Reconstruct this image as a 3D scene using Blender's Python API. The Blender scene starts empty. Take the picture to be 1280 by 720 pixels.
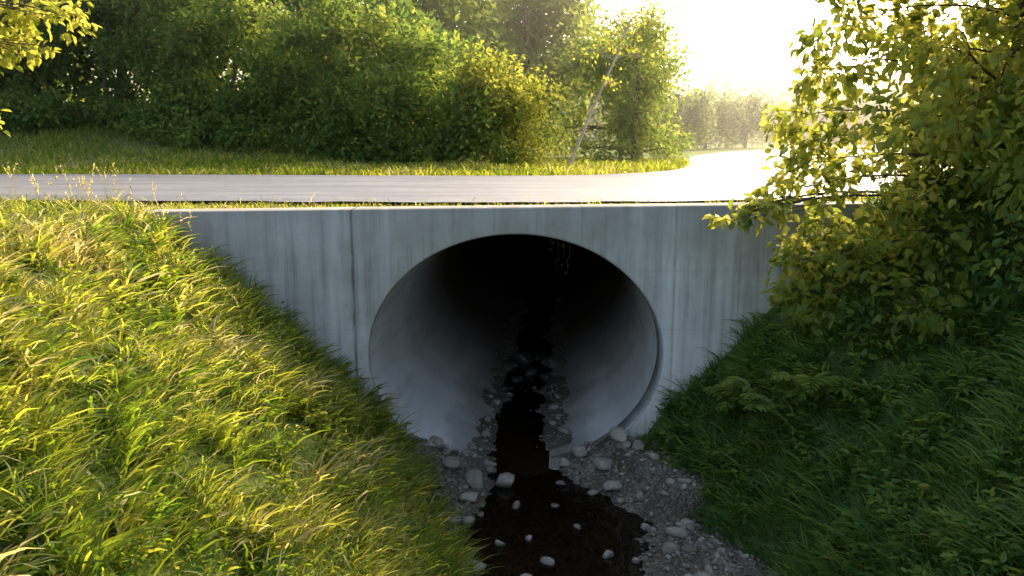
import bpy, math, numpy as np
from mathutils import Vector
rng=np.random.default_rng(7)
sc=bpy.context.scene
sc.view_settings.view_transform='Standard'; sc.view_settings.look='None'; sc.view_settings.exposure=0

# ---------------------------------------------------------------- helpers
def smooth(a,b,x):
    t=np.clip((x-a)/(b-a),0,1); return t*t*(3-2*t)
def _h(ix,iy,s):
    v=np.sin(ix*127.1+iy*311.7+s*74.7)*43758.5453
    return v-np.floor(v)
def vnoise(x,y,s=0):
    ix=np.floor(x);iy=np.floor(y);fx=x-ix;fy=y-iy
    fx=fx*fx*(3-2*fx);fy=fy*fy*(3-2*fy)
    a=_h(ix,iy,s);b=_h(ix+1,iy,s);c=_h(ix,iy+1,s);d=_h(ix+1,iy+1,s)
    return (a*(1-fx)+b*fx)*(1-fy)+(c*(1-fx)+d*fx)*fy
def fbm(x,y,s=0):
    return (vnoise(x,y,s)+.5*vnoise(x*2.1,y*2.1,s+1)+.25*vnoise(x*4.3,y*4.3,s+2))/1.75
def unit(v): return v/np.maximum(np.linalg.norm(v,axis=-1,keepdims=True),1e-9)

def mesh_np(name,V,F,mat=None,attr=None,smooth_sh=False,parent=None):
    """F: list of (n,k) int arrays"""
    V=np.asarray(V,dtype=np.float32)
    me=bpy.data.meshes.new(name)
    me.vertices.add(len(V)); me.vertices.foreach_set("co",V.ravel())
    loops=np.concatenate([f.ravel() for f in F]).astype(np.int32)
    starts=[];o=0
    for f in F:
        n,k=f.shape; starts.append(o+np.arange(n)*k); o+=n*k
    starts=np.concatenate(starts).astype(np.int32)
    me.loops.add(len(loops)); me.loops.foreach_set("vertex_index",loops)
    me.polygons.add(len(starts)); me.polygons.foreach_set("loop_start",starts)
    if smooth_sh: me.polygons.foreach_set("use_smooth",np.ones(len(starts),dtype=bool))
    me.update(calc_edges=True); me.validate()
    if attr is not None:
        a=me.attributes.new("rnd",'FLOAT','POINT'); a.data.foreach_set("value",np.asarray(attr,dtype=np.float32))
    ob=bpy.data.objects.new(name,me); sc.collection.objects.link(ob)
    if mat: me.materials.append(mat)
    if parent: ob.parent=parent
    return ob
def empty(name,loc=(0,0,0)):
    e=bpy.data.objects.new(name,None); e.empty_display_size=.2; sc.collection.objects.link(e); return e

# ---------------------------------------------------------------- materials
class NT:
    def __init__(s,name):
        s.m=bpy.data.materials.new(name); s.m.use_nodes=True; s.t=s.m.node_tree; s.t.nodes.clear()
        s.out=s.t.nodes.new('ShaderNodeOutputMaterial')
    def n(s,t,**k):
        nd=s.t.nodes.new(t)
        for a,b in k.items():
            if a in nd.inputs.keys(): nd.inputs[a].default_value=b
            else: setattr(nd,a,b)
        return nd
    def l(s,a,b): s.t.links.new(a,b)
    def ramp(s,fac,stops):
        r=s.n('ShaderNodeValToRGB'); e=r.color_ramp.elements
        while len(e)<len(stops): e.new(.5)
        for i,(p,c) in enumerate(stops):
            e[i].position=p; e[i].color=(c[0],c[1],c[2],1) if not isinstance(c,(int,float)) else (c,c,c,1)
        s.l(fac,r.inputs[0]); return r.outputs[0]
    def noise(s,vec,scale,detail=4,rough=.55):
        n=s.n('ShaderNodeTexNoise'); n.inputs['Scale'].default_value=scale; n.inputs['Detail'].default_value=detail; n.inputs['Roughness'].default_value=rough
        s.l(vec,n.inputs['Vector']); return n.outputs[0]
    def mapping(s,vec,scale=(1,1,1),loc=(0,0,0)):
        m=s.n('ShaderNodeMapping'); m.inputs['Scale'].default_value=scale; m.inputs['Location'].default_value=loc
        s.l(vec,m.inputs[0]); return m.outputs[0]
    def mix(s,f,a,b,mode='MIX'):
        m=s.n('ShaderNodeMix',data_type='RGBA',blend_type=mode)
        if isinstance(f,(int,float)): m.inputs[0].default_value=f
        else: s.l(f,m.inputs[0])
        for i,v in ((6,a),(7,b)):
            if isinstance(v,tuple): m.inputs[i].default_value=(*v,1)
            else: s.l(v,m.inputs[i])
        return m.outputs[2]
    def math(s,op,a,b=None,c=None):
        m=s.n('ShaderNodeMath',operation=op)
        for i,v in enumerate((a,b,c)):
            if v is None: continue
            if isinstance(v,(int,float)): m.inputs[i].default_value=v
            else: s.l(v,m.inputs[i])
        return m.outputs[0]
    def bsdf(s,col,rough=.8,spec=.3,height=None,bstr=.5,bdist=.02):
        b=s.n('ShaderNodeBsdfPrincipled')
        if isinstance(col,tuple): b.inputs['Base Color'].default_value=(*col,1)
        else: s.l(col,b.inputs['Base Color'])
        if isinstance(rough,(int,float)): b.inputs['Roughness'].default_value=rough
        else: s.l(rough,b.inputs['Roughness'])
        b.inputs['Specular IOR Level'].default_value=spec
        if height is not None:
            bp=s.n('ShaderNodeBump'); bp.inputs['Strength'].default_value=bstr; bp.inputs['Distance'].default_value=bdist
            s.l(height,bp.inputs['Height']); s.l(bp.outputs[0],b.inputs['Normal'])
        return b

def leaf_mat(name,stops,tstops,tr=.45,rough=.5,spec=.25,simple=False):
    m=NT(name); a=m.n('ShaderNodeAttribute',attribute_name='rnd')
    c=m.ramp(a.outputs['Fac'],stops); ct=m.ramp(a.outputs['Fac'],tstops)
    if simple:
        b=m.n('ShaderNodeBsdfDiffuse'); m.l(c,b.inputs[0])
    else: b=m.bsdf(c,rough,spec)
    t=m.n('ShaderNodeBsdfTranslucent'); m.l(ct,t.inputs[0])
    x=m.n('ShaderNodeMixShader'); x.inputs[0].default_value=tr
    m.l(b.outputs[0],x.inputs[1]); m.l(t.outputs[0],x.inputs[2]); m.l(x.outputs[0],m.out.inputs[0])
    return m.m
M_hedge=leaf_mat('hedge_leaf',[(0,(.04,.09,.025)),(.5,(.10,.17,.04)),(1,(.2,.24,.06))],[(0,(.12,.24,.04)),(.6,(.36,.47,.07)),(1,(.64,.6,.10))],tr=.5,simple=True)
M_elder=leaf_mat('elder_leaf',[(0,(.03,.075,.02)),(.5,(.07,.135,.03)),(1,(.15,.21,.05))],[(0,(.08,.17,.03)),(.6,(.24,.36,.05)),(1,(.55,.56,.08))],tr=.5)
M_tree=leaf_mat('tree_leaf',[(0,(.05,.10,.02)),(.5,(.12,.18,.03)),(1,(.22,.24,.05))],[(0,(.22,.32,.04)),(.6,(.58,.59,.08)),(1,(.84,.73,.18))],tr=.55)
M_gold=leaf_mat('gold_leaf',[(0,(.06,.10,.02)),(.5,(.12,.17,.03)),(1,(.21,.22,.05))],[(0,(.24,.33,.04)),(.6,(.56,.56,.07)),(1,(.8,.70,.12))],tr=.6,simple=True)
M_far=leaf_mat('far_leaf',[(0,(.07,.11,.05)),(1,(.15,.19,.08))],[(0,(.18,.25,.08)),(1,(.35,.40,.14))],tr=.5,simple=True)  # paler leaf colour: distance haze painted into the far trees
M_grass=leaf_mat('grass_blade',[(0,(.035,.08,.012)),(.45,(.09,.15,.02)),(.8,(.18,.20,.04)),(1,(.38,.33,.17))],
   [(0,(.12,.26,.02)),(.4,(.38,.48,.03)),(.8,(.70,.64,.08)),(1,(.84,.70,.32))],tr=.6,rough=.45,spec=.22)
M_verge=leaf_mat('verge_blade',[(0,(.04,.09,.015)),(.45,(.10,.16,.025)),(.8,(.18,.20,.04)),(1,(.38,.33,.17))],
   [(0,(.12,.26,.02)),(.4,(.38,.48,.03)),(.8,(.70,.64,.08)),(1,(.84,.70,.32))],tr=.55,simple=True)
M_grassd=leaf_mat('bank_grass_blade',[(0,(.03,.085,.018)),(.6,(.08,.155,.03)),(1,(.18,.24,.045))],
   [(0,(.07,.19,.03)),(.6,(.2,.38,.06)),(1,(.45,.5,.07))],tr=.45,rough=.5,spec=.2)

def bark(name,c1,c2):
    m=NT(name); g=m.n('ShaderNodeTexCoord'); v=m.mapping(g.outputs['Object'],(14,14,3))
    n=m.noise(v,1.5,6); c=m.ramp(n,[(.3,c1),(.7,c2)]); b=m.bsdf(c,.9,.2,n,.8,.02); m.l(b.outputs[0],m.out.inputs[0]); return m.m
M_bark=bark('bark',(.05,.035,.025),(.16,.12,.09))
M_palebark=bark('pale_bark',(.34,.27,.18),(.6,.5,.36))

def ground_mat():
    m=NT('ground_soil_grass'); g=m.n('ShaderNodeTexCoord'); P=g.outputs['Object']
    n=m.noise(P,.8,6); n2=m.noise(P,9,5); n3=m.noise(P,.07,3)
    gr=m.ramp(n2,[(.3,(.05,.08,.02)),(.7,(.13,.15,.04))])
    so=m.ramp(n2,[(.3,(.10,.075,.05)),(.7,(.26,.20,.14))])
    f=m.ramp(n,[(.5,0),(.62,1)])
    sx=m.n('ShaderNodeSeparateXYZ'); m.l(P,sx.inputs[0])
    lt=m.n('ShaderNodeMapRange'); m.l(sx.outputs[0],lt.inputs[0]); lt.inputs[1].default_value=-2.5; lt.inputs[2].default_value=-3.6
    c=m.mix(m.math('MULTIPLY',f,lt.outputs[0]),gr,so)
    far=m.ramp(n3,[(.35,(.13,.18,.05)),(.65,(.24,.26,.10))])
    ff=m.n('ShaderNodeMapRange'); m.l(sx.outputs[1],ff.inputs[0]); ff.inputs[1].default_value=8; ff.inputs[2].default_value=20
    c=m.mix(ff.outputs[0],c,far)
    b=m.bsdf(c,.95,.1,n2,.8,.03); m.l(b.outputs[0],m.out.inputs[0]); return m.m
def asphalt_mat():
    m=NT('asphalt'); g=m.n('ShaderNodeTexCoord'); P=g.outputs['Object']
    n=m.noise(P,90,3,.7); n2=m.noise(P,.9,5); n3=m.noise(m.mapping(P,(.25,2.2,1)),1,4); n4=m.noise(P,5,4)
    c=m.ramp(n,[(.3,(.15,.15,.165)),(.7,(.28,.28,.30))])
    c=m.mix(m.ramp(n2,[(.35,0),(.7,.6)]),c,(.30,.295,.305))
    c=m.mix(m.ramp(n3,[(.42,0),(.6,.65)]),c,(.12,.12,.135))
    c=m.mix(m.ramp(n4,[(.52,0),(.68,.4)]),c,(.11,.11,.12))
    b=m.bsdf(c,.5,.6,n,.4,.006); m.l(b.outputs[0],m.out.inputs[0]); return m.m
def wall_mat():
    m=NT('headwall_concrete'); g=m.n('ShaderNodeTexCoord'); P=g.outputs['Object']
    sx=m.n('ShaderNodeSeparateXYZ'); m.l(P,sx.inputs[0]); X,Z=sx.outputs[0],sx.outputs[2]
    big=m.noise(P,1.1,6); fine=m.noise(P,45,4,.7); mid=m.noise(P,5,6,.65)
    st=m.noise(m.mapping(P,(9,1,.30)),1,6,.65)
    st2=m.noise(m.mapping(P,(2.6,1,.22),(4,0,2)),1,5,.6)
    c=m.ramp(big,[(.3,(.40,.385,.35)),(.7,(.58,.56,.52))])
    c=m.mix(m.ramp(mid,[(.42,0),(.7,.5)]),c,(.31,.29,.25))
    c=m.mix(m.ramp(st,[(.46,0),(.66,.75)]),c,(.18,.172,.155))
    c=m.mix(m.ramp(st2,[(.48,0),(.64,.6)]),c,(.68,.665,.63))
    tz=m.math('ADD',Z,m.math('MULTIPLY',st,-1.7))
    wt=m.n('ShaderNodeMapRange'); m.l(tz,wt.inputs[0]); wt.inputs[1].default_value=-1.35; wt.inputs[2].default_value=-.55
    c=m.mix(m.math('MULTIPLY',wt.outputs[0],.8),c,(.14,.13,.105))
    lw=m.n('ShaderNodeMapRange'); m.l(m.math('ADD',Z,m.math('MULTIPLY',big,.8)),lw.inputs[0]); lw.inputs[1].default_value=-1.7; lw.inputs[2].default_value=-2.3
    c=m.mix(m.math('MULTIPLY',lw.outputs[0],.45),c,(.2,.19,.13))
    jm=None
    for xj,wj in ((-1.64,1.),(1.68,.45),(3.6,.7)):
        d=m.math('ABSOLUTE',m.math('SUBTRACT',m.math('ADD',X,m.math('MULTIPLY',mid,.02)),xj+.01))
        j=m.n('ShaderNodeMapRange'); m.l(d,j.inputs[0]); j.inputs[1].default_value=.022; j.inputs[2].default_value=.004
        jj=m.math('MULTIPLY',j.outputs[0],wj)
        jm=jj if jm is None else m.math('MAXIMUM',jm,jj)
    c=m.mix(m.math('MULTIPLY',jm,m.math('MULTIPLY',mid,1.3)),c,(.08,.08,.075))
    w=m.math('PINGPONG',m.math('MULTIPLY',Z,1/.62),.5)
    bl=m.n('ShaderNodeMapRange'); m.l(w,bl.inputs[0]); bl.inputs[1].default_value=.02; bl.inputs[2].default_value=.0
    c=m.mix(m.math('MULTIPLY',bl.outputs[0],.14),c,(.15,.15,.15))
    pit=m.ramp(fine,[(.28,.45),(.36,1)])
    c=m.mix(1.0,c,pit,'MULTIPLY')
    h=m.math('SUBTRACT',m.math('ADD',m.math('MULTIPLY',fine,.25),m.math('ADD',big,m.math('MULTIPLY',mid,.5))),m.math('MULTIPLY',jm,1.0))
    b=m.bsdf(c,.85,.3,h,.5,.012); m.l(b.outputs[0],m.out.inputs[0]); return m.m
def pipe_mat():
    m=NT('culvert_concrete'); g=m.n('ShaderNodeTexCoord'); P=g.outputs['Object']
    sx=m.n('ShaderNodeSeparateXYZ'); m.l(P,sx.inputs[0]); Y,Z=sx.outputs[1],sx.outputs[2]
    big=m.noise(P,1.3,6); fine=m.noise(P,40,4,.7); st=m.noise(m.mapping(P,(.6,.25,2.5)),2,5)
    c=m.ramp(big,[(.3,(.62,.60,.565)),(.7,(.76,.74,.70))])
    c=m.mix(m.ramp(st,[(.45,0),(.7,.5)]),c,(.42,.38,.31))
    tz=m.math('ADD',Z,m.math('MULTIPLY',big,.35))
    lw=m.n('ShaderNodeMapRange'); m.l(tz,lw.inputs[0]); lw.inputs[1].default_value=-2.40; lw.inputs[2].default_value=-2.62
    c=m.mix(m.math('MULTIPLY',lw.outputs[0],.75),c,(.16,.135,.095))
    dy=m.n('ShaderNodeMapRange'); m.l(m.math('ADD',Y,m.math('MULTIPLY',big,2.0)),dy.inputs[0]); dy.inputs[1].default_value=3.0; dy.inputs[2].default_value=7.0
    c=m.mix(m.math('MULTIPLY',dy.outputs[0],.88),c,(.14,.07,.045))  # brown staining, plus the pipe's inner darkness painted in with depth
    b=m.bsdf(c,.75,.3,m.math('ADD',fine,m.math('MULTIPLY',big,2)),.35,.01); m.l(b.outputs[0],m.out.inputs[0]); return m.m
def stone_mat(name,lo,hi,dirt=(.12,.095,.065),wl=True):
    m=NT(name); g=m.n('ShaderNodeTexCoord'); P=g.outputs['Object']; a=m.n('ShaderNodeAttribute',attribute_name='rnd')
    n=m.noise(P,22,6,.65); n5=m.noise(P,3,4); c=m.ramp(a.outputs['Fac'],[(0,lo),(1,hi)])
    c=m.mix(m.ramp(n,[(.3,0),(.65,.6)]),c,dirt)
    c=m.mix(m.ramp(n5,[(.4,0),(.65,.45)]),c,dirt)
    sx=m.n('ShaderNodeSeparateXYZ'); m.l(P,sx.inputs[0])
    w=m.n('ShaderNodeMapRange'); m.l(sx.outputs[2],w.inputs[0]); w.inputs[1].default_value=-2.755; w.inputs[2].default_value=-2.785
    c=m.mix(m.math('MULTIPLY',w.outputs[0],.6),c,(.06,.048,.032))
    r=m.math('SUBTRACT',.8,m.math('MULTIPLY',w.outputs[0],.6))
    b=m.bsdf(c,r if wl else .3,.4,n,.6,.012); m.l(b.outputs[0],m.out.inputs[0]); return m.m
def bed_mat():
    m=NT('streambed_gravel'); g=m.n('ShaderNodeTexCoord'); P=g.outputs['Object']
    v=m.n('ShaderNodeTexVoronoi'); v.inputs['Scale'].default_value=42; m.l(P,v.inputs['Vector'])
    n=m.noise(P,3,5)
    sx=m.n('ShaderNodeSeparateColor'); m.l(v.outputs['Color'],sx.inputs[0])
    c=m.ramp(sx.outputs[0],[(0,(.08,.065,.045)),(1,(.28,.245,.20))])
    c=m.mix(m.ramp(n,[(.4,0),(.65,.7)]),c,(.08,.06,.035))
    h=m.math('SUBTRACT',1.0,v.outputs['Distance'])
    b=m.bsdf(c,.8,.3,h,1,.03); m.l(b.outputs[0],m.out.inputs[0]); return m.m
def water_mat():
    # clear, peat-brown shallow water: tinted see-through body with Fresnel reflection on a rippled surface
    m=NT('stream_water'); g=m.n('ShaderNodeTexCoord'); P=g.outputs['Object']
    n=m.noise(m.mapping(P,(1.6,.8,1)),5,3,.5); n2=m.noise(P,24,2)
    h=m.math('ADD',n,m.math('MULTIPLY',n2,.15))
    bp=m.n('ShaderNodeBump'); bp.inputs['Strength'].default_value=.6; bp.inputs['Distance'].default_value=.05; m.l(h,bp.inputs['Height'])
    t=m.n('ShaderNodeBsdfTransparent'); t.inputs[0].default_value=(.36,.28,.19,1)
    gl=m.n('ShaderNodeBsdfGlossy'); gl.inputs['Roughness'].default_value=.03; m.l(bp.outputs[0],gl.inputs['Normal'])
    fr=m.n('ShaderNodeFresnel'); fr.inputs['IOR'].default_value=1.5; m.l(bp.outputs[0],fr.inputs['Normal'])
    x=m.n('ShaderNodeMixShader'); m.l(fr.outputs[0],x.inputs[0]); m.l(t.outputs[0],x.inputs[1]); m.l(gl.outputs[0],x.inputs[2])
    m.l(x.outputs[0],m.out.inputs[0]); return m.m

# ---------------------------------------------------------------- terrain
def roadc(x): return np.where(x<0,4.0-0.075*x,4.0)
def valley_t(x,y):
    toeL=np.interp(y,[-8,-2.4,0],[-.35,-.3,-.95]); topL=np.interp(y,[-12,-4,0],[-3.5,-3.3,-3.75])
    toeR=np.interp(y,[-8,-2,0],[2.4,2.05,1.12]); topR=toeR+2.8
    tL=np.clip((toeL-x)/(toeL-topL),0,1); tR=np.clip((x-toeR)/(topR-toeR),0,1)
    return tL,tR
def H(x,y):
    x=np.asarray(x,float);y=np.asarray(y,float)
    tL,tR=valley_t(x,y)
    bump=(fbm(x*1.3,y*1.3,3)-.5)*.35+(fbm(x*4,y*4,5)-.5)*.16
    zL=2.78*(tL**.85)+bump*np.minimum(1,4*tL)*np.minimum(1,.25+4*(1-tL)); zR=3.05*(tR**.85)+bump*np.minimum(1,4*tR)
    front=-2.95+.08*np.minimum(1,6*np.maximum(tL,tR))+np.maximum(zL,zR)
    rc=roadc(x)
    s=y-rc-4.2
    back=-.035+smooth(0,10,s)*smooth(-1,-13,x)*1.9+smooth(0,2,s)*(fbm(x*.6,y*.6,9)-.4)*.15
    back=back-.01*smooth(0.0,-1,y-.9)
    return np.where(y<.17,front,back)
def axis(lo,hi,step,far,ratio=1.18):
    a=list(np.arange(lo,hi+1e-6,step)); s=step
    r=[hi]
    while r[-1]<far: s*=ratio; r.append(r[-1]+s)
    s=step; l=[lo]
    while l[-1]>-far: s*=ratio; l.append(l[-1]-s)
    return np.array(l[1:][::-1]+a+r[1:])
xs=axis(-9,9,.1,900); ys=axis(-9,12,.1,900)
ys=ys[(ys<=-.02)|(ys>=.35)]; ys=np.sort(np.concatenate([ys,[.04,.30]]))
X,Y=np.meshgrid(xs,ys); Z=H(X,Y)
nx,ny=len(xs),len(ys)
idx=np.arange(nx*ny).reshape(ny,nx)
q=np.stack([idx[:-1,:-1],idx[:-1,1:],idx[1:,1:],idx[1:,:-1]],-1).reshape(-1,4)
cx=(X[:-1,:-1]+X[1:,1:]).ravel()/2; cy=(Y[:-1,:-1]+Y[1:,1:]).ravel()/2
keep=~((cy>.05)&(cy<.29)&(cx>-3.85)&(cx<5.0))
mesh_np('ground',np.stack([X,Y,Z],-1).reshape(-1,3),[q[keep]],ground_mat(),smooth_sh=True)

# ---------------------------------------------------------------- road
ctrl=np.array([(-90,10.75),(-40,7.0),(-20,5.5),(-10,4.75),(-4,4.25),(0,4.05),(2.5,4.5),(4.8,6.2),(6.6,9.0),(7.6,12.5),(8.6,17),(10.5,23),(15,32),(24,44),(40,60),(70,85)])
def catmull(P,n=10):
    P=np.asarray(P,float); out=[]
    Q=np.vstack([2*P[0]-P[1],P,2*P[-1]-P[-2]])
    for i in range(1,len(Q)-2):
        for t in np.arange(n)/n:
            a,b,c,d=Q[i-1:i+3]
            out.append(.5*((2*b)+(c-a)*t+(2*a-5*b+4*c-d)*t*t+(-a+3*b-3*c+d)*t**3))
    out.append(P[-1]); return np.array(out)
rp=catmull(ctrl,14); tg=np.gradient(rp,axis=0); nr=unit(np.stack([-tg[:,1],tg[:,0]],-1))
W=np.linspace(-3.1,3.1,13)
jit=(fbm(rp[:,0]*2.3,rp[:,1]*2.3,11)-.5)*.35
V=[]
for k,w in enumerate(W):
    e=jit if k in (0,len(W)-1) else 0*jit
    p=rp+nr*(w+e*(1 if k else -1))[:,None]
    z=.012+.05*(1-(w/3.1)**2)+0*p[:,0]
    V.append(np.column_stack([p,z]))
V=np.stack(V,1); n=len(rp); m_=len(W); idx=np.arange(n*m_).reshape(n,m_)
q=np.stack([idx[:-1,:-1],idx[1:,:-1],idx[1:,1:],idx[:-1,1:]],-1).reshape(-1,4)[:,::-1]
mesh_np('road',V.reshape(-1,3),[q],asphalt_mat(),smooth_sh=True)
def road_dist(x,y):
    d=np.full(len(x),1e9)
    for p in rp[::2]: d=np.minimum(d,np.hypot(x-p[0],y-p[1]))
    return d

# ---------------------------------------------------------------- headwall
CX,CZ,RX,RZ=.04,-1.54,1.55,1.30
x0,x1,zb=-3.95,5.1,-3.5
def ztop(x): return -.012+.0115*(x+3.75)
corn=[(x0,zb),(x1,zb),(x1,ztop(x1)),(x0,ztop(x0))]
ang=list(np.linspace(0,2*math.pi,128,endpoint=False))+[math.atan2(c[1]-CZ,c[0]-CX)%(2*math.pi) for c in corn]
ang=sorted(set(np.round(ang,6)))
def outer(a):
    dx,dz=math.cos(a),math.sin(a); t=1e9
    if dx>1e-9: t=min(t,(x1-CX)/dx)
    if dx<-1e-9: t=min(t,(x0-CX)/dx)
    if dz<-1e-9: t=min(t,(zb-CZ)/dz)
    if dz>1e-9:
        t=min(t,(-.012+.0115*(CX+3.75)-CZ)/(dz-.0115*dx))
    return CX+dx*t,CZ+dz*t
def ell(a,k=1.0,e=0):
    dx,dz=math.cos(a),math.sin(a); r=1/math.sqrt((dx/(RX*k+e))**2+(dz/(RZ*k+e))**2); return CX+dx*r,CZ+dz*r
na=len(ang)
def ring(f,y): return [(f(a)[0],y,f(a)[1]) for a in ang]
def mid(a,t):
    o=outer(a);i=ell(a,1,.02); return (i[0]*(1-t)+o[0]*t,i[1]*(1-t)+o[1]*t)
def outer_in(a,e=.012):
    o=outer(a); i=ell(a); L=math.hypot(o[0]-i[0],o[1]-i[1]); t=1-e/L; return (i[0]*(1-t)+o[0]*t,i[1]*(1-t)+o[1]*t)
R=[ring(lambda a:ell(a,1,0),.35),ring(lambda a:ell(a,1,0),.025),ring(lambda a:ell(a,1,.006),.007),ring(lambda a:ell(a,1,.02),0.0),
   ring(lambda a:mid(a,.5),0.0),ring(lambda a:outer_in(a),0.0),ring(outer,.012),ring(outer,.34)]
V=np.array(R).reshape(-1,3); nr_=len(R); idx=np.arange(nr_*na).reshape(nr_,na); nxt=np.roll(idx,-1,axis=1)
q=np.stack([idx[:-1],nxt[:-1],nxt[1:],idx[1:]],-1).reshape(-1,4)
back=np.stack([idx[-1],nxt[-1],nxt[0],idx[0]],-1)
mesh_np('concrete_headwall',V,[np.vstack([q,back])],wall_mat())

# culvert pipe
ysp=[.03]; 
while ysp[-1]<25: ysp.append(ysp[-1]+.2)
ysp=np.array(ysp); A=np.linspace(0,2*math.pi,96,endpoint=False)
def axc(y): return CX+.06*np.maximum(y,0)
V=[]
for y in ysp:
    ph=(y%2.4); g=.022 if ph<.2 and y>1 else 0
    V.append(np.column_stack([axc(y)+(RX-.004+g)*np.cos(A),np.full(96,y),CZ+(RZ-.004+g)*np.sin(A)]))
V=np.vstack(V); idx=np.arange(len(V)).reshape(-1,96); nxt=np.roll(idx,-1,axis=1)
q=np.stack([idx[:-1],nxt[:-1],nxt[1:],idx[1:]],-1).reshape(-1,4)
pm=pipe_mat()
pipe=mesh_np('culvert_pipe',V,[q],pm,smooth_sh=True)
capc=np.array([[axc(25.2),25.2,CZ]]); last=V[-96:]
Vc=np.vstack([capc,last]); f=np.array([[0,i+1,(i+1)%96+1] for i in range(96)])
mesh_np('pipe_end_cap',Vc,[f],M_bark,parent=pipe)  # added cap, closes the unseen far end so the pipe stays dark

# ---------------------------------------------------------------- stream
CYS=[-9,-3,-1.2,0,2]; CXS=[.50,.38,.36,.28,.16]; CWS=[1.2,1.1,.85,.58,.42]
gx=np.arange(-1.8,3.4,.04); gy=np.arange(-9,9,.04)
X,Y=np.meshgrid(gx,gy)
def bed(x,y):
    c=np.interp(y,CYS,CXS)+.06*np.maximum(y-2,0); w=np.interp(y,CYS,CWS)
    z=-2.765+(fbm(x*5,y*5,21)-.5)*.09+(fbm(x*14,y*14,22)-.5)*.05
    z=z-.13*(1-smooth(.6,1.1,np.abs(x-c)/w+(fbm(x*2.5,y*2.5,8)-.5)*.9))
    zi=-2.84+(fbm(x*3.5,y*2.5,23)-.5)*.13+(fbm(x*12,y*12,24)-.5)*.05+.08*smooth(.12,.45,np.abs(x-axc(y)))
    t=smooth(.0,.8,y); z=z*(1-t)+zi*t
    ze=CZ-RZ*np.sqrt(np.clip(1-((x-CX)/RX)**2,.03,1))
    off=np.abs(x-CX-.05)
    pile=ze+.07+(fbm(x*6,y*6,25)-.5)*.12+(fbm(x*15,y*15,26)-.5)*.05-.45*np.abs(np.minimum(y,0))-.25*np.maximum(y,0)-.25*(1-smooth(.34,.56,off+(fbm(x*3,y*3,27)-.5)*.3))
    pile=np.minimum(pile,-2.42-.05*np.abs(y))
    return np.maximum(z,np.where((y>-1.2)&(y<1.6),pile,-9))
Zb=bed(X,Y); q_i=np.arange(X.size).reshape(X.shape)
q=np.stack([q_i[:-1,:-1],q_i[:-1,1:],q_i[1:,1:],q_i[1:,:-1]],-1).reshape(-1,4)
c_x=X.ravel()[q].mean(1); c_y=Y.ravel()[q].mean(1)
k=(c_y<.2)|(np.abs(c_x-axc(c_y))<np.interp(c_y,[.2,1.2,2],[1.2,.9,.6]))
mesh_np('gravel_streambed',np.stack([X,Y,Zb],-1).reshape(-1,3),[q[k]],bed_mat(),smooth_sh=True)
wx=np.arange(-1.8,3.4,.2); wy=np.arange(-9,25,.5); X,Y=np.meshgrid(wx,wy)
X=np.where(Y>0,X*.9+.06*Y,X); q_i=np.arange(X.size).reshape(X.shape)
q=np.stack([q_i[:-1,:-1],q_i[:-1,1:],q_i[1:,1:],q_i[1:,:-1]],-1).reshape(-1,4)
c_x=X.ravel()[q].mean(1); c_y=Y.ravel()[q].mean(1)
k=(c_y<.3)|(np.abs(c_x-axc(c_y))<.7)
mesh_np('stream_water',np.stack([X,Y,np.full_like(X,-2.80)],-1).reshape(-1,3),[q[k]],water_mat(),smooth_sh=True)

# stones
import bmesh
bm=bmesh.new(); bmesh.ops.create_icosphere(bm,subdivisions=2,radius=1); bm.verts.ensure_lookup_table()
IV=np.array([v.co[:] for v in bm.verts]); IF=np.array([[v.index for v in f.verts] for f in bm.faces]); bm.free()
def stones(name,pos,size,mat,sm=True,lo=0,hi=1):
    n=len(pos); nv=len(IV)
    V=np.repeat(IV[None],n,0)
    for _ in range(7):
        d=unit(rng.normal(size=(n,1,3))); h=rng.uniform(.35,.8,(n,1))
        pr=(V*d).sum(-1); ex=np.maximum(pr-h,0); V=V-ex[...,None]*d*.97
    V=V*(np.array(size)[:,None,None]*np.stack([rng.uniform(.8,1.5,n),rng.uniform(.7,1.1,n),rng.uniform(.5,.85,n)],-1)[:,None,:])
    a=rng.uniform(0,6.28,n); c,s=np.cos(a)[:,None],np.sin(a)[:,None]
    x=V[...,0]*c-V[...,1]*s; y=V[...,0]*s+V[...,1]*c
    V=np.stack([x,y,V[...,2]],-1)+np.array(pos)[:,None,:]
    F=(IF[None]+np.arange(n)[:,None,None]*nv).reshape(-1,3)
    return mesh_np(name,V.reshape(-1,3),[F],mat,np.repeat(rng.uniform(lo,hi,n),nv),smooth_sh=sm)
M_stone=stone_mat('river_stone',(.12,.10,.075),(.46,.42,.36))
n=12000; px=rng.uniform(-1.3,2.9,n); py=rng.uniform(-4.2,5,n)
tL,tR=valley_t(px,py)
k=((py<.1)&(tL<.1)&(tR<.12))|((py>=.1)&(np.abs(px-axc(py))<np.interp(py,[0,1,2,5],[1.0,.65,.5,.45]))&(rng.uniform(size=n)<np.interp(py,[0,1,2.6],[.9,.5,.3])))
px,py=px[k],py[k]
dens=fbm(px*2,py*2,31); k=rng.uniform(size=len(px))<np.clip(.25+dens,0,1)
c=np.interp(py,CYS,CXS)+.06*np.maximum(py-2,0); w=np.interp(py,CYS,CWS)
inw=np.abs(px-c)+(fbm(px*2.5,py*2.5,8)-.5)*.5*w<w*.8
k&=~(inw&(rng.uniform(size=len(px))<.6))
px,py,inw=px[k],py[k],inw[k]
sz=.006+rng.lognormal(-4.2,.65,len(px)); sz=np.clip(sz,.008,.085); sz=np.where(inw,np.minimum(sz,.045),sz)
stones('gravel',np.column_stack([px,py,bed(px,py)+sz*.15]),sz,M_stone)
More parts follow.
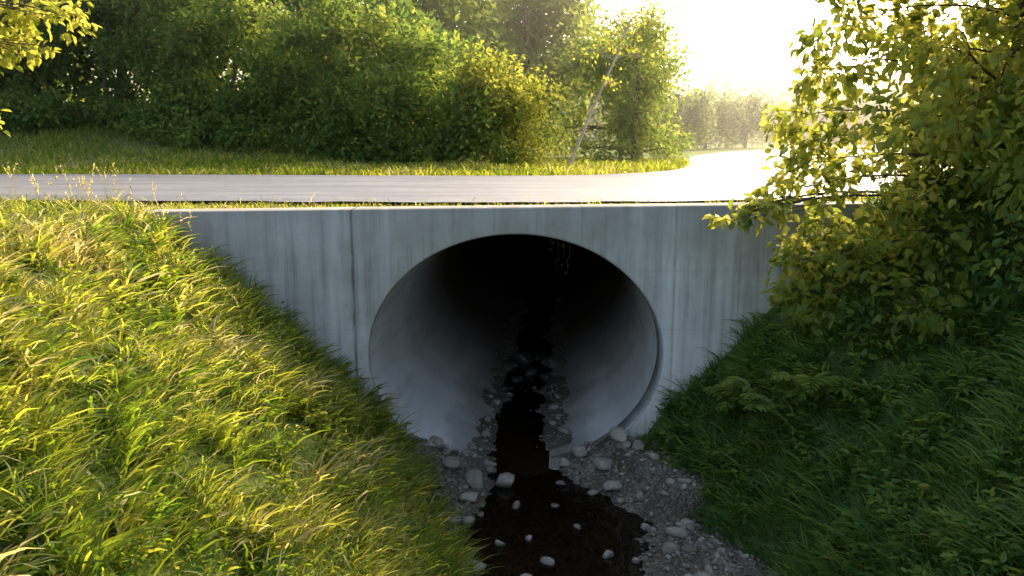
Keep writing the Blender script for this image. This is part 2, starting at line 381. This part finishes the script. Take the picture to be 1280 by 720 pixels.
big=[(-.36,-.40,.155),(-.06,-.38,.14),(-.62,-.1,.13),(-.42,-.80,.09),(.95,-.25,.12),(1.02,-.6,.10),(1.15,-.05,.13),(1.25,-.9,.10),(-.40,-1.2,.08),
     (1.25,-1.3,.07),(1.45,-1.5,.11),(.3,-1.9,.06),(-.35,-2.0,.11),(1.3,-.3,.10),(.75,.12,.12),(.15,-1.5,.055),(1.55,-2.2,.08),(1.45,-2.5,.10),(-.80,.1,.12),
     (-.5,.25,.10),(.5,-.35,.05),(.82,-1.8,.07),(1.8,-1.2,.07),(-.45,.5,.09),(.6,.5,.08),(-.32,.9,.07),(.5,1.3,.06),(.58,-.02,.09),(-.25,.1,.08),(1.08,-.8,.07),(.42,-.85,.05),(.05,-.85,.06),(.82,-.6,.07),(.1,-2.2,.07),(.6,-1.3,.055),(-.1,-1.6,.06),(1.05,-1.9,.06),(.55,-2.3,.06),(.62,.9,.08),(-.3,1.4,.07),(.55,1.9,.08),(-.22,2.1,.07)]
ba=np.array(big); bz=np.maximum(bed(ba[:,0],ba[:,1]),-2.81)+ba[:,2]*.25
stones('river_rocks',np.column_stack([ba[:,0],ba[:,1],bz]),ba[:,2],M_stone,lo=.5,hi=1)
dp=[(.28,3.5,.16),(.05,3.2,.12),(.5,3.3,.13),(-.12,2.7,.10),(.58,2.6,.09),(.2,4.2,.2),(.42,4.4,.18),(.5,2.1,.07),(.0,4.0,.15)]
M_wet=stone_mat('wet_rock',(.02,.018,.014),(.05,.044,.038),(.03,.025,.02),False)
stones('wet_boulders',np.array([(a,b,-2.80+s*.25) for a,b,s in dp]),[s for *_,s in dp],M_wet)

# ---------------------------------------------------------------- foliage generators
def leaves(pos,d,nrm,L,W,rnd,near=False,fold=.25):
    n=len(pos); d=unit(d); side=unit(np.cross(nrm,d)); up=unit(np.cross(d,side))
    L=L[:,None];W=W[:,None]
    if near:
        P=[pos,pos+d*L*.3+side*W*.5+up*W*fold,pos+d*L*.68+side*W*.38+up*W*fold-up*L*.03,pos+d*L-up*L*.12,
           pos+d*L*.68-side*W*.38+up*W*fold-up*L*.03,pos+d*L*.3-side*W*.5+up*W*fold]
        V=np.stack(P,1).reshape(-1,3); b=np.arange(n)[:,None]*6
        F=np.vstack([b+np.array([0,1,2,3]),b+np.array([0,3,4,5])]); return V,F,np.repeat(rnd,6)
    P=[pos,pos+d*L*.45+side*W*.5+up*W*fold,pos+d*L,pos+d*L*.45-side*W*.5+up*W*fold]
    V=np.stack(P,1).reshape(-1,3); return V,np.arange(n)[:,None]*4+np.array([0,1,2,3]),np.repeat(rnd,4)

def clump_points(c,r,n,sub=14,sig=.26,shell=.55):
    c=np.array(c,float); r=np.array(r,float)
    u=unit(rng.normal(size=(sub,3))); rad=rng.uniform(0,1,(sub,1))**shell
    sc_=u*rad*.88; k=rng.integers(0,sub,n)
    s=rng.uniform(.6,1.3,(sub,1))[k]
    off=sc_[k]+rng.normal(size=(n,3))*sig*s
    return c+off*r, off, k

def tube(path,r0,r1,sides=6):
    path=np.asarray(path,float); n=len(path); t=np.gradient(path,axis=0); t=unit(t)
    ref=np.where(np.abs(t[:,2:3])>.9,np.array([[1.,0,0]]),np.array([[0,0,1.]]))
    a=unit(np.cross(t,ref)); b=np.cross(t,a); r=np.linspace(r0,r1,n)
    th=np.linspace(0,2*math.pi,sides,endpoint=False)
    V=path[:,None,:]+r[:,None,None]*(np.cos(th)[None,:,None]*a[:,None,:]+np.sin(th)[None,:,None]*b[:,None,:])
    idx=np.arange(n*sides).reshape(n,sides); nx_=np.roll(idx,-1,axis=1)
    F=np.stack([idx[:-1],nx_[:-1],nx_[1:],idx[1:]],-1).reshape(-1,4)
    return V.reshape(-1,3),F
def merge(parts):
    Vs=[];Fs=[];o=0
    for V,F in parts: Vs.append(V);Fs.append(F+o);o+=len(V)
    return np.vstack(Vs),np.vstack(Fs)
def bez(a,b,c,n=8):
    t=np.linspace(0,1,n)[:,None]; return (1-t)**2*a+2*t*(1-t)*b+t*t*c
def wig(p,amp):
    p=p.copy(); n=len(p); w=np.cumsum(rng.normal(size=(n,3))*amp,axis=0); w-=np.linspace(0,1,n)[:,None]*w[-1]; return p+w-w[0]*np.linspace(1,0,n)[:,None]

def tree(name,trunk,r0,r1,clumps,leaf,nper,mat,bmat=M_bark,near=False,sub=14,sig=.26,twigs=5,aspect=.55,tone=(.0,1.0),down=.2,br=.3,wob=.01):
    E=empty(name)
    trunk=wig(catmull(trunk,6),wob*np.linalg.norm(np.array(trunk[-1])-np.array(trunk[0])))
    parts=[tube(trunk,r0,r1,8)]
    LV=[];LF=[];LR=[];o=0
    for c,r in clumps:
        c=np.array(c,float); r=np.array(r,float)*np.ones(3)
        dist=np.linalg.norm(trunk-c,axis=1)+np.where(trunk[:,2]>c[2],3,0)
        i=int(np.clip(np.argmin(dist),1,len(trunk)-1)); s=trunk[i]
        rr=(r0+(r1-r0)*i/len(trunk))*.45*(br/.3)
        mid_=s*.5+c*.5+np.array([0,0,.15*np.linalg.norm(c-s)])
        bp=wig(bez(s,mid_,c,8),.03*r.mean()); parts.append(tube(bp,rr,rr*.3,6))
        n=int(nper*rng.uniform(.8,1.2)*(r.prod()**(2/3)))
        P,off,k=clump_points(c,r,n,sub,sig)
        for _ in range(twigs):
            e=c+unit(rng.normal(size=3))*r*rng.uniform(.6,1.0); st=bp[rng.integers(4,8)]
            parts.append(tube(wig(bez(st,(st+e)/2+np.array([0,0,.1])*r.mean(),e,6),.02*r.mean()),rr*.3,rr*.08,4))
        d=unit(off)*.7+rng.normal(size=(n,3))*.6+np.array([0,0,-down]); nn=rng.normal(size=(n,3))*.6+np.array([0,0,.8])+unit(off)*.3
        L=leaf*rng.uniform(.6,1.3,n); sh=np.clip(rng.normal(.45,.2,n)+(_h(k*1.,k*0.+c[0]*7,3)-.5)*.6,0,1)
        sh=tone[0]+(tone[1]-tone[0])*sh
        v,f,a=leaves(P,d,nn,L,L*aspect*rng.uniform(.8,1.2,n),sh,near)
        LV.append(v);LF.append(f+o);LR.append(a);o+=len(v)
    V,F=merge(parts); mesh_np('trunk',V,[F],bmat,smooth_sh=True,parent=E)
    mesh_np('foliage',np.vstack(LV),[np.vstack(LF)],mat,np.concatenate(LR),parent=E)
    return E

def cl(c,spread,r,n,flat=1.0):
    out=[]
    for _ in range(n):
        u=unit(rng.normal(size=3))*rng.uniform(.35,1)**.6
        out.append((np.array(c)+u*np.array(spread),np.array([1,1,flat])*r*rng.uniform(.75,1.25)))
    return out

# ---- background hedge bushes behind the road (left)
hx=[-21,-18.6,-16.2,-13.8,-11.6,-9.6,-7.5,-5.4,-3.4,-1.6]
for i,x in enumerate(hx):
    y=13.6+rng.uniform(-.5,1.2)+.03*(-x); g=float(H(x,y)); h=4.6+rng.uniform(-.5,.8)
    if i==len(hx)-1: y,h=12.4,2.9
    if i==len(hx)-2: y,h=12.9,3.6
    C=cl((x,y,g+h*.48),(1.4,1.1,h*.43),.88,14)
    C+= [((x+rng.uniform(-1.3,1.3),y-.9,g+.35),(1.0,.7,.55)) for _ in range(3)]
    tree('hedge_bush',[(x,y,g-.1),(x+.1,y,g+h*.35),(x+.2,y+.1,g+h*.75)],.07,.02,C,.15,850,M_hedge,sub=11,sig=.22,twigs=2,tone=(0.1,1),br=.2)
tree('hedge_bush',[(.0,12.2,-.1),(.1,12.2,.8),(.2,12.2,1.5)],.06,.03,cl((-.1,12.0,1.45),(1.1,.9,1.0),.62,13)+[((-.1,11.6,.3),(.7,.5,.4)),((.6,12,.4),(.5,.5,.4))],.11,1700,M_gold,sub=12,twigs=3,tone=(.25,1))
def thicket(name,n,xr,yr,zf,leaf,mat,tone):
    x=rng.uniform(*xr,n); y=rng.uniform(*yr,n)
    top=zf(x); u=rng.uniform(0,1,n); z=H(x,y)+u*top
    k=fbm(x*.9+y*.5,z*.9,80)>.33; x,y,z=x[k],y[k],z[k]; m=len(x)
    L=leaf*rng.uniform(.6,1.3,m)
    v,f,a=leaves(np.stack([x,y,z],-1),rng.normal(size=(m,3)),rng.normal(size=(m,3))+np.array([0,-.4,.6]),L,L*.6,np.clip(rng.normal(tone,.2,m)+(fbm(x,z,81)-.5)*.8,0,1))
    mesh_np(name,v,[f],mat,a)
thicket('thicket',22000,(-30,-1.0),(15.6,17.2),lambda x:4.6+1.4*fbm(x*.6,x*0,82)-smooth(-5,-1,x)*1.6,.30,M_hedge,.35)
thicket('thicket',24000,(-44,3.0),(25,28),lambda x:9.5+2.5*fbm(x*.3,x*0,83)-smooth(-3,3,x)*3.5,.5,M_hedge,.65)
for x,y,h,s in [(-26,22,11,3.4),(-20,21,10,3.2),(-14.5,22,10.5,3.2),(-9,21,9.5,3),(-4,23,9.5,3),(.5,25,8.5,2.6)]:
    g=float(H(x,y))
    tree('broadleaf_tree',[(x,y,g-.2),(x+.2,y,g+h*.4),(x,y,g+h*.8)],.18,.05,cl((x,y,g+h*.55),(s,s*.8,h*.38),1.5,16),.30,280,M_hedge,sub=12,twigs=2,tone=(.35,1),br=.2)
tree('broadleaf_tree',[(3.6,15.5,-.1),(3.7,15.5,1.6),(3.5,15.6,3.6)],.11,.04,cl((3.6,15.6,2.2),(1.3,1.2,1.7),.75,17)+[((3.2,14.9,.4),(.8,.6,.5)),((4.4,15,.4),(.8,.6,.5)),((2.4,15,.4),(.8,.6,.5))],.14,900,M_hedge,sub=12,twigs=3,tone=(.35,1))
tree('broadleaf_tree',[(4.6,21,-.1),(4.4,21,2.5),(4.0,21,4.5)],.16,.05,cl((4.0,21,3.0),(1.6,1.5,2.0),.95,16)+[((5.6,20.5,.7),(.9,.8,.8)),((5.0,20,.5),(.9,.8,.6)),((2.2,20.5,.9),(1.2,.8,1.0)),((.8,20.5,.8),(1.2,.8,.9))],.17,700,M_hedge,sub=12,twigs=3,tone=(.4,1))
tree('leaning_tree',[(1.25,10.2,-.1),(1.72,10.3,1.1),(2.2,10.4,2.2),(2.65,10.4,3.3)],.04,.02,
     [((2.5,10.4,2.9),(.6,.5,.35)),((2.9,10.3,2.5),(.45,.4,.25)),((1.9,10.5,2.6),(.5,.4,.3)),((2.2,10.3,1.9),(.4,.4,.2)),((2.8,10.5,3.4),(.7,.6,.4))],.10,420,M_gold,M_palebark,sub=9,sig=.3,twigs=9,tone=(.4,1),br=.45,wob=.0015)
# distant trees
LV=[];LF=[];LR=[];o=0
for i in range(170):
    x=rng.uniform(-30,75); y=75+rng.uniform(-8,40); h=rng.uniform(5.0,7.2)*y/85*(1.3 if x<16 else 1.0)
    n=230; P,off,k=clump_points((x,y,h*.45),(h*.5,h*.35,h*.5),n,9,.28)
    v,f,a=leaves(P,rng.normal(size=(n,3)),rng.normal(size=(n,3))+np.array([0,-.3,.6]),rng.uniform(.6,1.2,n),rng.uniform(.5,.9,n),rng.uniform(0,1,n))
    LV.append(v);LF.append(f+o);LR.append(a);o+=len(v)
mesh_np('distant_trees',np.vstack(LV),[np.vstack(LF)],M_far,np.concatenate(LR))
for x,y,h in [(8.6,34,3.6),(11.5,40,3.3),(15,44,3.2)]:
    tree('field_bush',[(x,y,-.1),(x,y,h*.5),(x,y,h*.8)],.12,.05,cl((x,y,h*.5),(1.8,1.2,h*.32),1.0,10),.22,420,M_far,sub=10,twigs=1)
# power line crossing the field
for x in (4.0,34.0):
    E=empty('utility_pole'); Vp,Fp=merge([tube([(x,72,-.2),(x,72,2.6),(x,72,5.6)],.13,.09,8),tube([(x,71.2,5.2),(x,72,5.22),(x,72.8,5.2)],.05,.05,6)])
    mesh_np('pole',Vp,[Fp],M_bark,parent=E)
parts=[]
for dy in (-.7,.7):
    xs_=np.linspace(4,34,24); parts.append(tube(np.column_stack([xs_,np.full(24,72+dy),5.15-2.6*(1-((xs_-19)/15)**2)*.55]),.022,.022,4))
Vp,Fp=merge(parts); mesh_np('power_line',Vp,[Fp],M_bark)

# ---- tree on right bank
rc=[]
rc+=cl((4.45,-.6,1.8),(1.4,1.3,1.9),.62,28,.8)
rc+=cl((5.4,-2.0,.9),(1.3,1.5,2.0),.7,14,.8)
rc+=[((2.75,-.6,.28),(.45,.4,.22)),((2.35,-.75,.14),(.34,.3,.17)),((2.0,-.85,.02),(.24,.22,.12)),((2.9,-.5,.5),(.45,.4,.3)),((2.9,-.7,-.1),(.42,.4,.3)),((2.7,-.7,-.4),(.38,.35,.28)),((2.85,-.8,-.75),(.4,.4,.3)),
     ((2.8,-.4,.95),(.42,.4,.3)),((2.95,-.5,1.35),(.45,.4,.32)),((3.05,-.5,1.8),(.5,.4,.35)),((2.75,-.6,.7),(.35,.35,.22)),((3.2,-.2,2.4),(.5,.5,.38)),((3.4,-.2,3.1),(.6,.6,.4)),((3.4,-.9,-.4),(.5,.5,.4)),((3.8,-1.2,-.1),(.5,.5,.4)),((3.2,-1.2,.2),(.38,.38,.28)),((3.5,-1.5,-.7),(.45,.45,.35)),((3.0,-1.1,-.25),(.35,.35,.25)),
     ((4.0,-.4,2.5),(.6,.6,.45)),((4.6,-.3,2.6),(.6,.6,.45)),((5.2,-.3,2.6),(.65,.6,.5)),((4.3,0,1.9),(.6,.5,.45)),((5.0,.1,2.0),(.6,.5,.5)),((3.7,-.2,1.6),(.5,.5,.4)),((4.2,.1,3.2),(.7,.6,.5)),((5.1,0,3.3),(.8,.7,.5)),((4.9,.2,1.3),(.6,.5,.5))]
tree('maple_tree',[(4.6,-.7,-.5),(4.5,-.7,.6),(4.6,-.6,1.8),(4.7,-.6,3.2)],.07,.025,rc,.10,1400,M_tree,near=True,sub=11,sig=.22,twigs=7,aspect=.62,tone=(.15,1),down=.5,br=.2)
rc=cl((4.2,-1.2,-.6),(1.2,.9,.6),.5,14,.8)+cl((4.4,-2.6,-.6),(1.0,1.0,.7),.5,10,.8)
tree('elder_shrub',[(4.2,-1.3,-1.3),(4.2,-1.3,-.8),(4.2,-1.3,-.2)],.04,.02,rc,.10,1250,M_elder,near=True,sub=11,twigs=6,aspect=.5,tone=(.1,1),down=.4)
# ---- overhanging tree, top-left
oc=[((-6.3,2.6,2.35),(.75,.6,.4)),((-5.65,2.4,2.25),(.4,.4,.25)),((-6.9,2.6,1.9),(.6,.5,.35)),((-6.2,2.5,1.85),(.35,.4,.2)),((-7.4,2.5,2.8),(.9,.8,.5)),((-6.7,2.5,3.1),(.9,.8,.4)),((-7.1,2.6,1.0),(.3,.3,.35)),((-7.0,2.4,.75),(.25,.25,.2)),((-7.8,2.4,1.9),(.6,.6,.5)),((-8.6,2.5,2.6),(1,.9,.8)),((-9,2.5,3.6),(1.4,1.2,.9))]
tree('maple_tree',[(-9.4,.4,-.1),(-9.2,.9,1.2),(-8.8,1.8,2.6),(-8.8,2.2,4)],.16,.05,oc,.11,1000,M_gold,near=True,sub=10,sig=.24,twigs=8,aspect=.6,tone=(.3,1),down=.4,br=.2)

# ---------------------------------------------------------------- grass
def grass(name,x,y,L,wd,mat,tone,lean=.5,zoff=-.02,seed=0,coh_w=.3,cs=3.2):
    n=len(x); z=H(x,y)+zoff
    e=.05; gxn=(H(x+e,y)-H(x-e,y))/(2*e); gyn=(H(x,np.where(y>.3,y+e,y))-H(x,y-e))/np.where(y>.3,2*e,e)
    gxn=np.clip(gxn,-2,2); gyn=np.clip(gyn,-1,1)
    N=unit(np.stack([-gxn,-gyn,np.ones(n)],-1)); downh=np.stack([-gxn,-gyn,np.zeros(n)],-1)
    ca=fbm(x*cs,y*cs,40+seed)*18; coh=np.stack([np.cos(ca),np.sin(ca),np.zeros(n)],-1)
    ra=rng.uniform(0,6.28,n); rd=np.stack([np.cos(ra),np.sin(ra),np.zeros(n)],-1)
    ld=unit(coh*coh_w+rd*1.0+downh*.3)
    up=unit(N*.5+np.array([0,0,.7])+ld*rng.uniform(.1,.9,n)[:,None]*lean)
    P0=np.stack([x,y,z],-1); L_=L[:,None]
    be=rng.uniform(.3,1.3,n)[:,None]*lean
    P1=P0+up*L_*.5; P2=P1+unit(up+ld*be*1.2)*L_*.32; P3=P2+unit(up*.6+ld*be*2.2-np.array([0,0,.35])*be)*L_*.3
    side=unit(np.cross(up,rd+rng.normal(size=(n,3))*.4))*wd[:,None]*.5
    V=np.stack([P0-side,P0+side,P1+side*.95,P1-side*.95,P2+side*.7,P2-side*.7,P3],1).reshape(-1,3)
    b=np.arange(n)[:,None]*7
    Q=np.vstack([b+np.array([0,1,2,3]),b+np.array([3,2,4,5])]); T=b+np.array([5,4,6])
    return mesh_np(name,V,[Q,T],mat,np.repeat(tone,7),smooth_sh=True)

# left bank
n=120000; x=rng.uniform(-6.5,-.1,n); y=rng.uniform(-6.0,.0,n)
tL,tR=valley_t(x,y); dcl=fbm(x*4.2,y*4.2,50); d2=fbm(x*.9,y*.9,52)
bare=smooth(.50,.60,fbm(x*1.1,y*2.0,54))*(y>-1.0)*(x<-3.6)
k=(tL>.03)&(rng.uniform(size=n)<np.clip(.14+(dcl-.33)*2.8,0,1))&(rng.uniform(size=n)>bare*.9); x,y,tL,dcl,d2=[a[k] for a in (x,y,tL,dcl,d2)]
L=(.05+.27*smooth(.3,.75,dcl))*rng.uniform(.5,1.4,len(x))
tone=np.clip(rng.normal(.33,.17,len(x))+(d2-.5)*1.0+(dcl-.5)*.5+.26*smooth(.45,.95,tL)+(rng.uniform(size=len(x))<.08)*.5,0,1)
grass('bank_grass',x,y,L,rng.uniform(.006,.015,len(x)),M_grass,tone,lean=1.0)
cxn=360; tx=rng.uniform(-5,-.5,cxn); ty=rng.uniform(-5.5,-.1,cxn); r=rng.integers(20,50,cxn)
x=np.repeat(tx,r)+rng.normal(size=r.sum())*.04; y=np.repeat(ty,r)+rng.normal(size=r.sum())*.04; y=np.minimum(y,-.02)
tn=np.repeat(rng.uniform(.1,.95,cxn),r)
tL,_=valley_t(x,y); k=tL>.04; x,y,tn=x[k],y[k],tn[k]
grass('grass_tufts',x,y,rng.uniform(.15,.44,len(x)),rng.uniform(.009,.024,len(x)),M_grass,np.clip(tn+rng.normal(size=len(x))*.1,0,1),lean=1.3,seed=3,coh_w=.1)
# right bank
n=80000; x=rng.uniform(.9,6.0,n); y=rng.uniform(-5.8,.0,n); tL,tR=valley_t(x,y); dcl=fbm(x*4.,y*4.,60)
k=(tR>.02)&(rng.uniform(size=n)<.3+1.1*dcl); x,y,dcl=x[k],y[k],dcl[k]
L=(.08+.22*smooth(.3,.75,dcl))*rng.uniform(.5,1.35,len(x))
grass('bank_grass',x,y,L,rng.uniform(.007,.016,len(x)),M_grassd,np.clip(rng.normal(.5,.2,len(x))+(dcl-.5)*.9,0,1),lean=1.1,seed=5)
# verge along the wall top, and verge beyond road
n=42000; x=rng.uniform(-9,5.5,n); y=rng.uniform(.3,2.6,n); rd=road_dist(x,y)
k=(rd>2.9)&(rng.uniform(size=n)<.2+.95*fbm(x*2,y*4,70)*smooth(-5.5,-3.5,x)+.1); x,y=x[k],y[k]
grass('verge_grass',x,y,rng.uniform(.03,.10,len(x))*(1+(rng.uniform(size=len(x))<.03)*1.2)*(.7+.6*fbm(x*3,y*3,77)),rng.uniform(.005,.010,len(x)),M_verge,np.clip(rng.normal(.75,.2,len(x)),0,1),lean=.9)
n=88000; x=rng.uniform(-24,9,n); y=rng.uniform(6,16,n); rd=road_dist(x,y)
k=(rd>2.9+.25*fbm(x*2,y*2,78))&(x<7.5)&(rng.uniform(size=n)<.3+fbm(x*.8,y*.8,71)); x,y=x[k],y[k]
grass('verge_grass',x,y,rng.uniform(.06,.24,len(x))*(.5+1.0*fbm(x,y,72)),rng.uniform(.016,.034,len(x)),M_verge,np.clip(rng.normal(.6,.2,len(x))+(fbm(x*.5,y*.5,73)-.5)*.6,0,1),lean=.7)

# ---------------------------------------------------------------- leafy weeds & ferns
def weeds(name,pts,hgt,nst,leaf,mat,tone,sp=.12):
    parts=[];LV=[];LF=[];LR=[];o=0
    E=empty(name)
    for (x,y) in pts:
        g=float(H(x,y)); tn=tone+rng.normal()*.15
        for s in range(nst):
            a=rng.uniform(0,6.28); b=np.array([x+rng.normal()*sp*.4,y+rng.normal()*sp*.4,g-.02]); h=hgt*rng.uniform(.6,1.2)
            if b[1]>-.03 and b[1]<.3: b[1]=-.03
            e=b+np.array([math.cos(a)*h*.45,math.sin(a)*h*.45,h]); e[1]=min(e[1],-.03) if b[1]<0 else e[1]
            p=bez(b,b+np.array([0,0,h*.6]),e,7); parts.append(tube(p,.004,.0015,3))
            m=9; t=rng.uniform(.2,1,m); P=np.stack([np.interp(t,np.linspace(0,1,7),p[:,i]) for i in range(3)],-1)
            d=rng.normal(size=(m,3)); d[:,2]=rng.uniform(-.2,.5,m); L=leaf*rng.uniform(.6,1.2,m)
            v,f,at=leaves(P,d,np.array([0,0,1.])+rng.normal(size=(m,3))*.3,L,L*.45,np.clip(rng.normal(tn,.15,m),0,1),True)
            LV.append(v);LF.append(f+o);LR.append(at);o+=len(v)
    V,F=merge(parts); mesh_np('stems',V,[F],mat,np.full(len(V),.6),parent=E)
    mesh_np('leaves',np.vstack(LV),[np.vstack(LF)],mat,np.concatenate(LR),parent=E)
wp=[]
for _ in range(120):
    y=rng.uniform(-2.6,-.1); tx=rng.uniform(.12,.97); toe=np.interp(y,[-8,-2.4,0],[-.35,-.3,-.95]); top=np.interp(y,[-12,-4,0],[-3.5,-3.3,-3.75]); wp.append((toe+(top-toe)*tx,y))
for _ in range(190):
    y=rng.uniform(-5,-1); tx=rng.uniform(.05,1.3); toe=-.3; wp.append((toe-3*tx,y))
weeds('weeds',wp,.22,6,.06,M_grass,.4)
wp=[]
for _ in range(330):
    y=rng.uniform(-4.5,-.1); tx=rng.uniform(.05,1); toe=np.interp(y,[-8,-2,0],[2.4,2.05,1.12]); wp.append((toe+2.8*tx,y))
weeds('weeds',wp,.23,6,.08,M_grassd,.7)

def fern(name,x,y,g,nf,L0,mat,tone):
    E=empty(name); parts=[];LV=[];LF=[];LR=[];o=0
    for i in range(nf):
        a=i/nf*6.283+rng.uniform(-.5,.5); L=L0*rng.uniform(.55,1.15); dr=np.array([math.cos(a),math.sin(a),0]); up=rng.uniform(.6,1.2)
        b=np.array([x,y,g]); p=bez(b,b+dr*L*.4+np.array([0,0,L*up]),b+dr*L*.9+np.array([0,0,L*rng.uniform(.3,.8)]),16); parts.append(tube(p,.005,.0015,4))
        for j in range(3,16):
            t=unit(p[min(j+1,15)]-p[j-1]); s=unit(np.cross(t,[0,0,1.]))
            ll=L*.30*math.sin(math.pi*min(1,(j-1)/15.)**.8)*rng.uniform(.8,1.15)+.02
            for sg in (-1,1):
                d=(s*sg+t*.5+rng.normal(size=3)*.15)[None]; v,f,at=leaves(p[j][None],d-np.array([[0,0,.15]]),np.array([[0,0,1.]]),np.array([ll]),np.array([ll*.42]),np.array([np.clip(tone+rng.normal()*.15,0,1)]),True,.12)
                LV.append(v);LF.append(f+o);LR.append(at);o+=len(v)
    V,F=merge(parts); mesh_np('stems',V,[F],mat,np.full(len(V),.6),parent=E)
    mesh_np('fronds',np.vstack(LV),[np.vstack(LF)],mat,np.concatenate(LR),parent=E)
for x,y,s in [(2.35,-1.05,.45),(2.65,-1.35,.46),(2.15,-.8,.32)]:
    fern('fern',x,y,float(H(x,y))+.1,13,s,M_grassd,.9)
# seed-head stalks on the left bank top
parts=[];LV=[];LF=[];LR=[];o=0
for _ in range(80):
    x=rng.uniform(-4.4,-2.0); y=rng.uniform(-1.6,-.06); 
    if rng.uniform()<.3: x=rng.uniform(-6,-3.8)
    g=float(H(x,y)); h=rng.uniform(.3,.6); e=np.array([x+rng.normal()*.08,y+rng.uniform(-.1,.0),g+h])
    p=bez(np.array([x,y,g]),np.array([x,y,g+h*.6]),e,7); parts.append(tube(p,.0022,.0012,3))
    m=16; t=rng.uniform(.72,1,m); P=np.stack([np.interp(t,np.linspace(0,1,7),p[:,i]) for i in range(3)],-1)
    d=rng.normal(size=(m,3))*.5+np.array([0,0,1]); L=rng.uniform(.015,.03,m)
    v,f,at=leaves(P,d,rng.normal(size=(m,3)),L,L*.4,np.full(m,.97)); LV.append(v);LF.append(f+o);LR.append(at);o+=len(v)
E=empty('seed_grass'); V,F=merge(parts); mesh_np('stalks',V,[F],M_grass,np.full(len(V),.9),parent=E)
mesh_np('seed_heads',np.vstack(LV),[np.vstack(LF)],M_grass,np.concatenate(LR),parent=E)
# roots hanging from a pipe joint
E=empty('hanging_roots'); parts=[];LV=[];LF=[];LR=[];o=0
for (x,y,h) in [(.62,1.15,.42),(.55,1.3,.62),(.48,1.2,.3),(.68,1.25,.55)]:
    zt=CZ+RZ*math.sqrt(1-((x-axc(y))/RX)**2); p=wig(bez(np.array([x,y,zt]),np.array([x+.02,y,zt-h*.5]),np.array([x-.03,y,zt-h]),8),.006); parts.append(tube(p,.004,.0015,4))
    m=5; t=rng.uniform(.3,1,m); P=np.stack([np.interp(t,np.linspace(0,1,8),p[:,i]) for i in range(3)],-1)
    v,f,at=leaves(P,rng.normal(size=(m,3))-np.array([0,0,.5]),rng.normal(size=(m,3)),rng.uniform(.03,.06,m),rng.uniform(.02,.035,m),np.full(m,.5),True); LV.append(v);LF.append(f+o);LR.append(at);o+=len(v)
V,F=merge(parts); mesh_np('roots',V,[F],M_bark,parent=E)
mesh_np('dead_leaves',np.vstack(LV),[np.vstack(LF)],M_grass,np.concatenate(LR),parent=E)

# morning haze hanging over the field and woodland beyond the road (a real scattering volume)
hm=NT('haze'); vs=hm.n('ShaderNodeVolumeScatter'); vs.inputs['Color'].default_value=(1,.95,.84,1); vs.inputs['Density'].default_value=.0038; vs.inputs['Anisotropy'].default_value=.6
hm.l(vs.outputs[0],hm.out.inputs['Volume'])
hv=np.array([(x,y,z) for x in (-160,160) for y in (9.,170) for z in (-.5,22)],float)
mesh_np('haze',hv,[np.array([[0,1,3,2],[4,6,7,5],[0,4,5,1],[2,3,7,6],[0,2,6,4],[1,5,7,3]])],hm.m)

# ---------------------------------------------------------------- light
az=math.radians(36); el=math.radians(25)
s=Vector((math.sin(az)*math.cos(el),math.cos(az)*math.cos(el),math.sin(el)))
w=bpy.data.worlds.new("World"); sc.world=w; w.use_nodes=True; nt=w.node_tree
bg=nt.nodes['Background']; sky=nt.nodes.new('ShaderNodeTexSky'); sky.sky_type='NISHITA'; sky.sun_disc=False
sky.sun_elevation=el; sky.sun_rotation=az; sky.dust_density=6; sky.air_density=1.0; sky.ozone_density=.1; sky.altitude=50
nt.links.new(sky.outputs[0],bg.inputs[0]); bg.inputs[1].default_value=.46
sd=bpy.data.lights.new('sun','SUN'); sd.energy=5; sd.angle=math.radians(.5); sd.color=(1,.82,.54)
so=bpy.data.objects.new('sun',sd); sc.collection.objects.link(so); so.rotation_euler=s.to_track_quat('Z','Y').to_euler(); so.location=(10,15,12)

cam=bpy.data.cameras.new('camera'); co=bpy.data.objects.new('camera',cam); sc.collection.objects.link(co)
cam.sensor_width=36; cam.lens=28; cam.clip_end=3000; cam.clip_start=.05
co.location=(0,-8.1,.75); co.rotation_euler=(math.radians(90-10.81),0,0); sc.camera=co
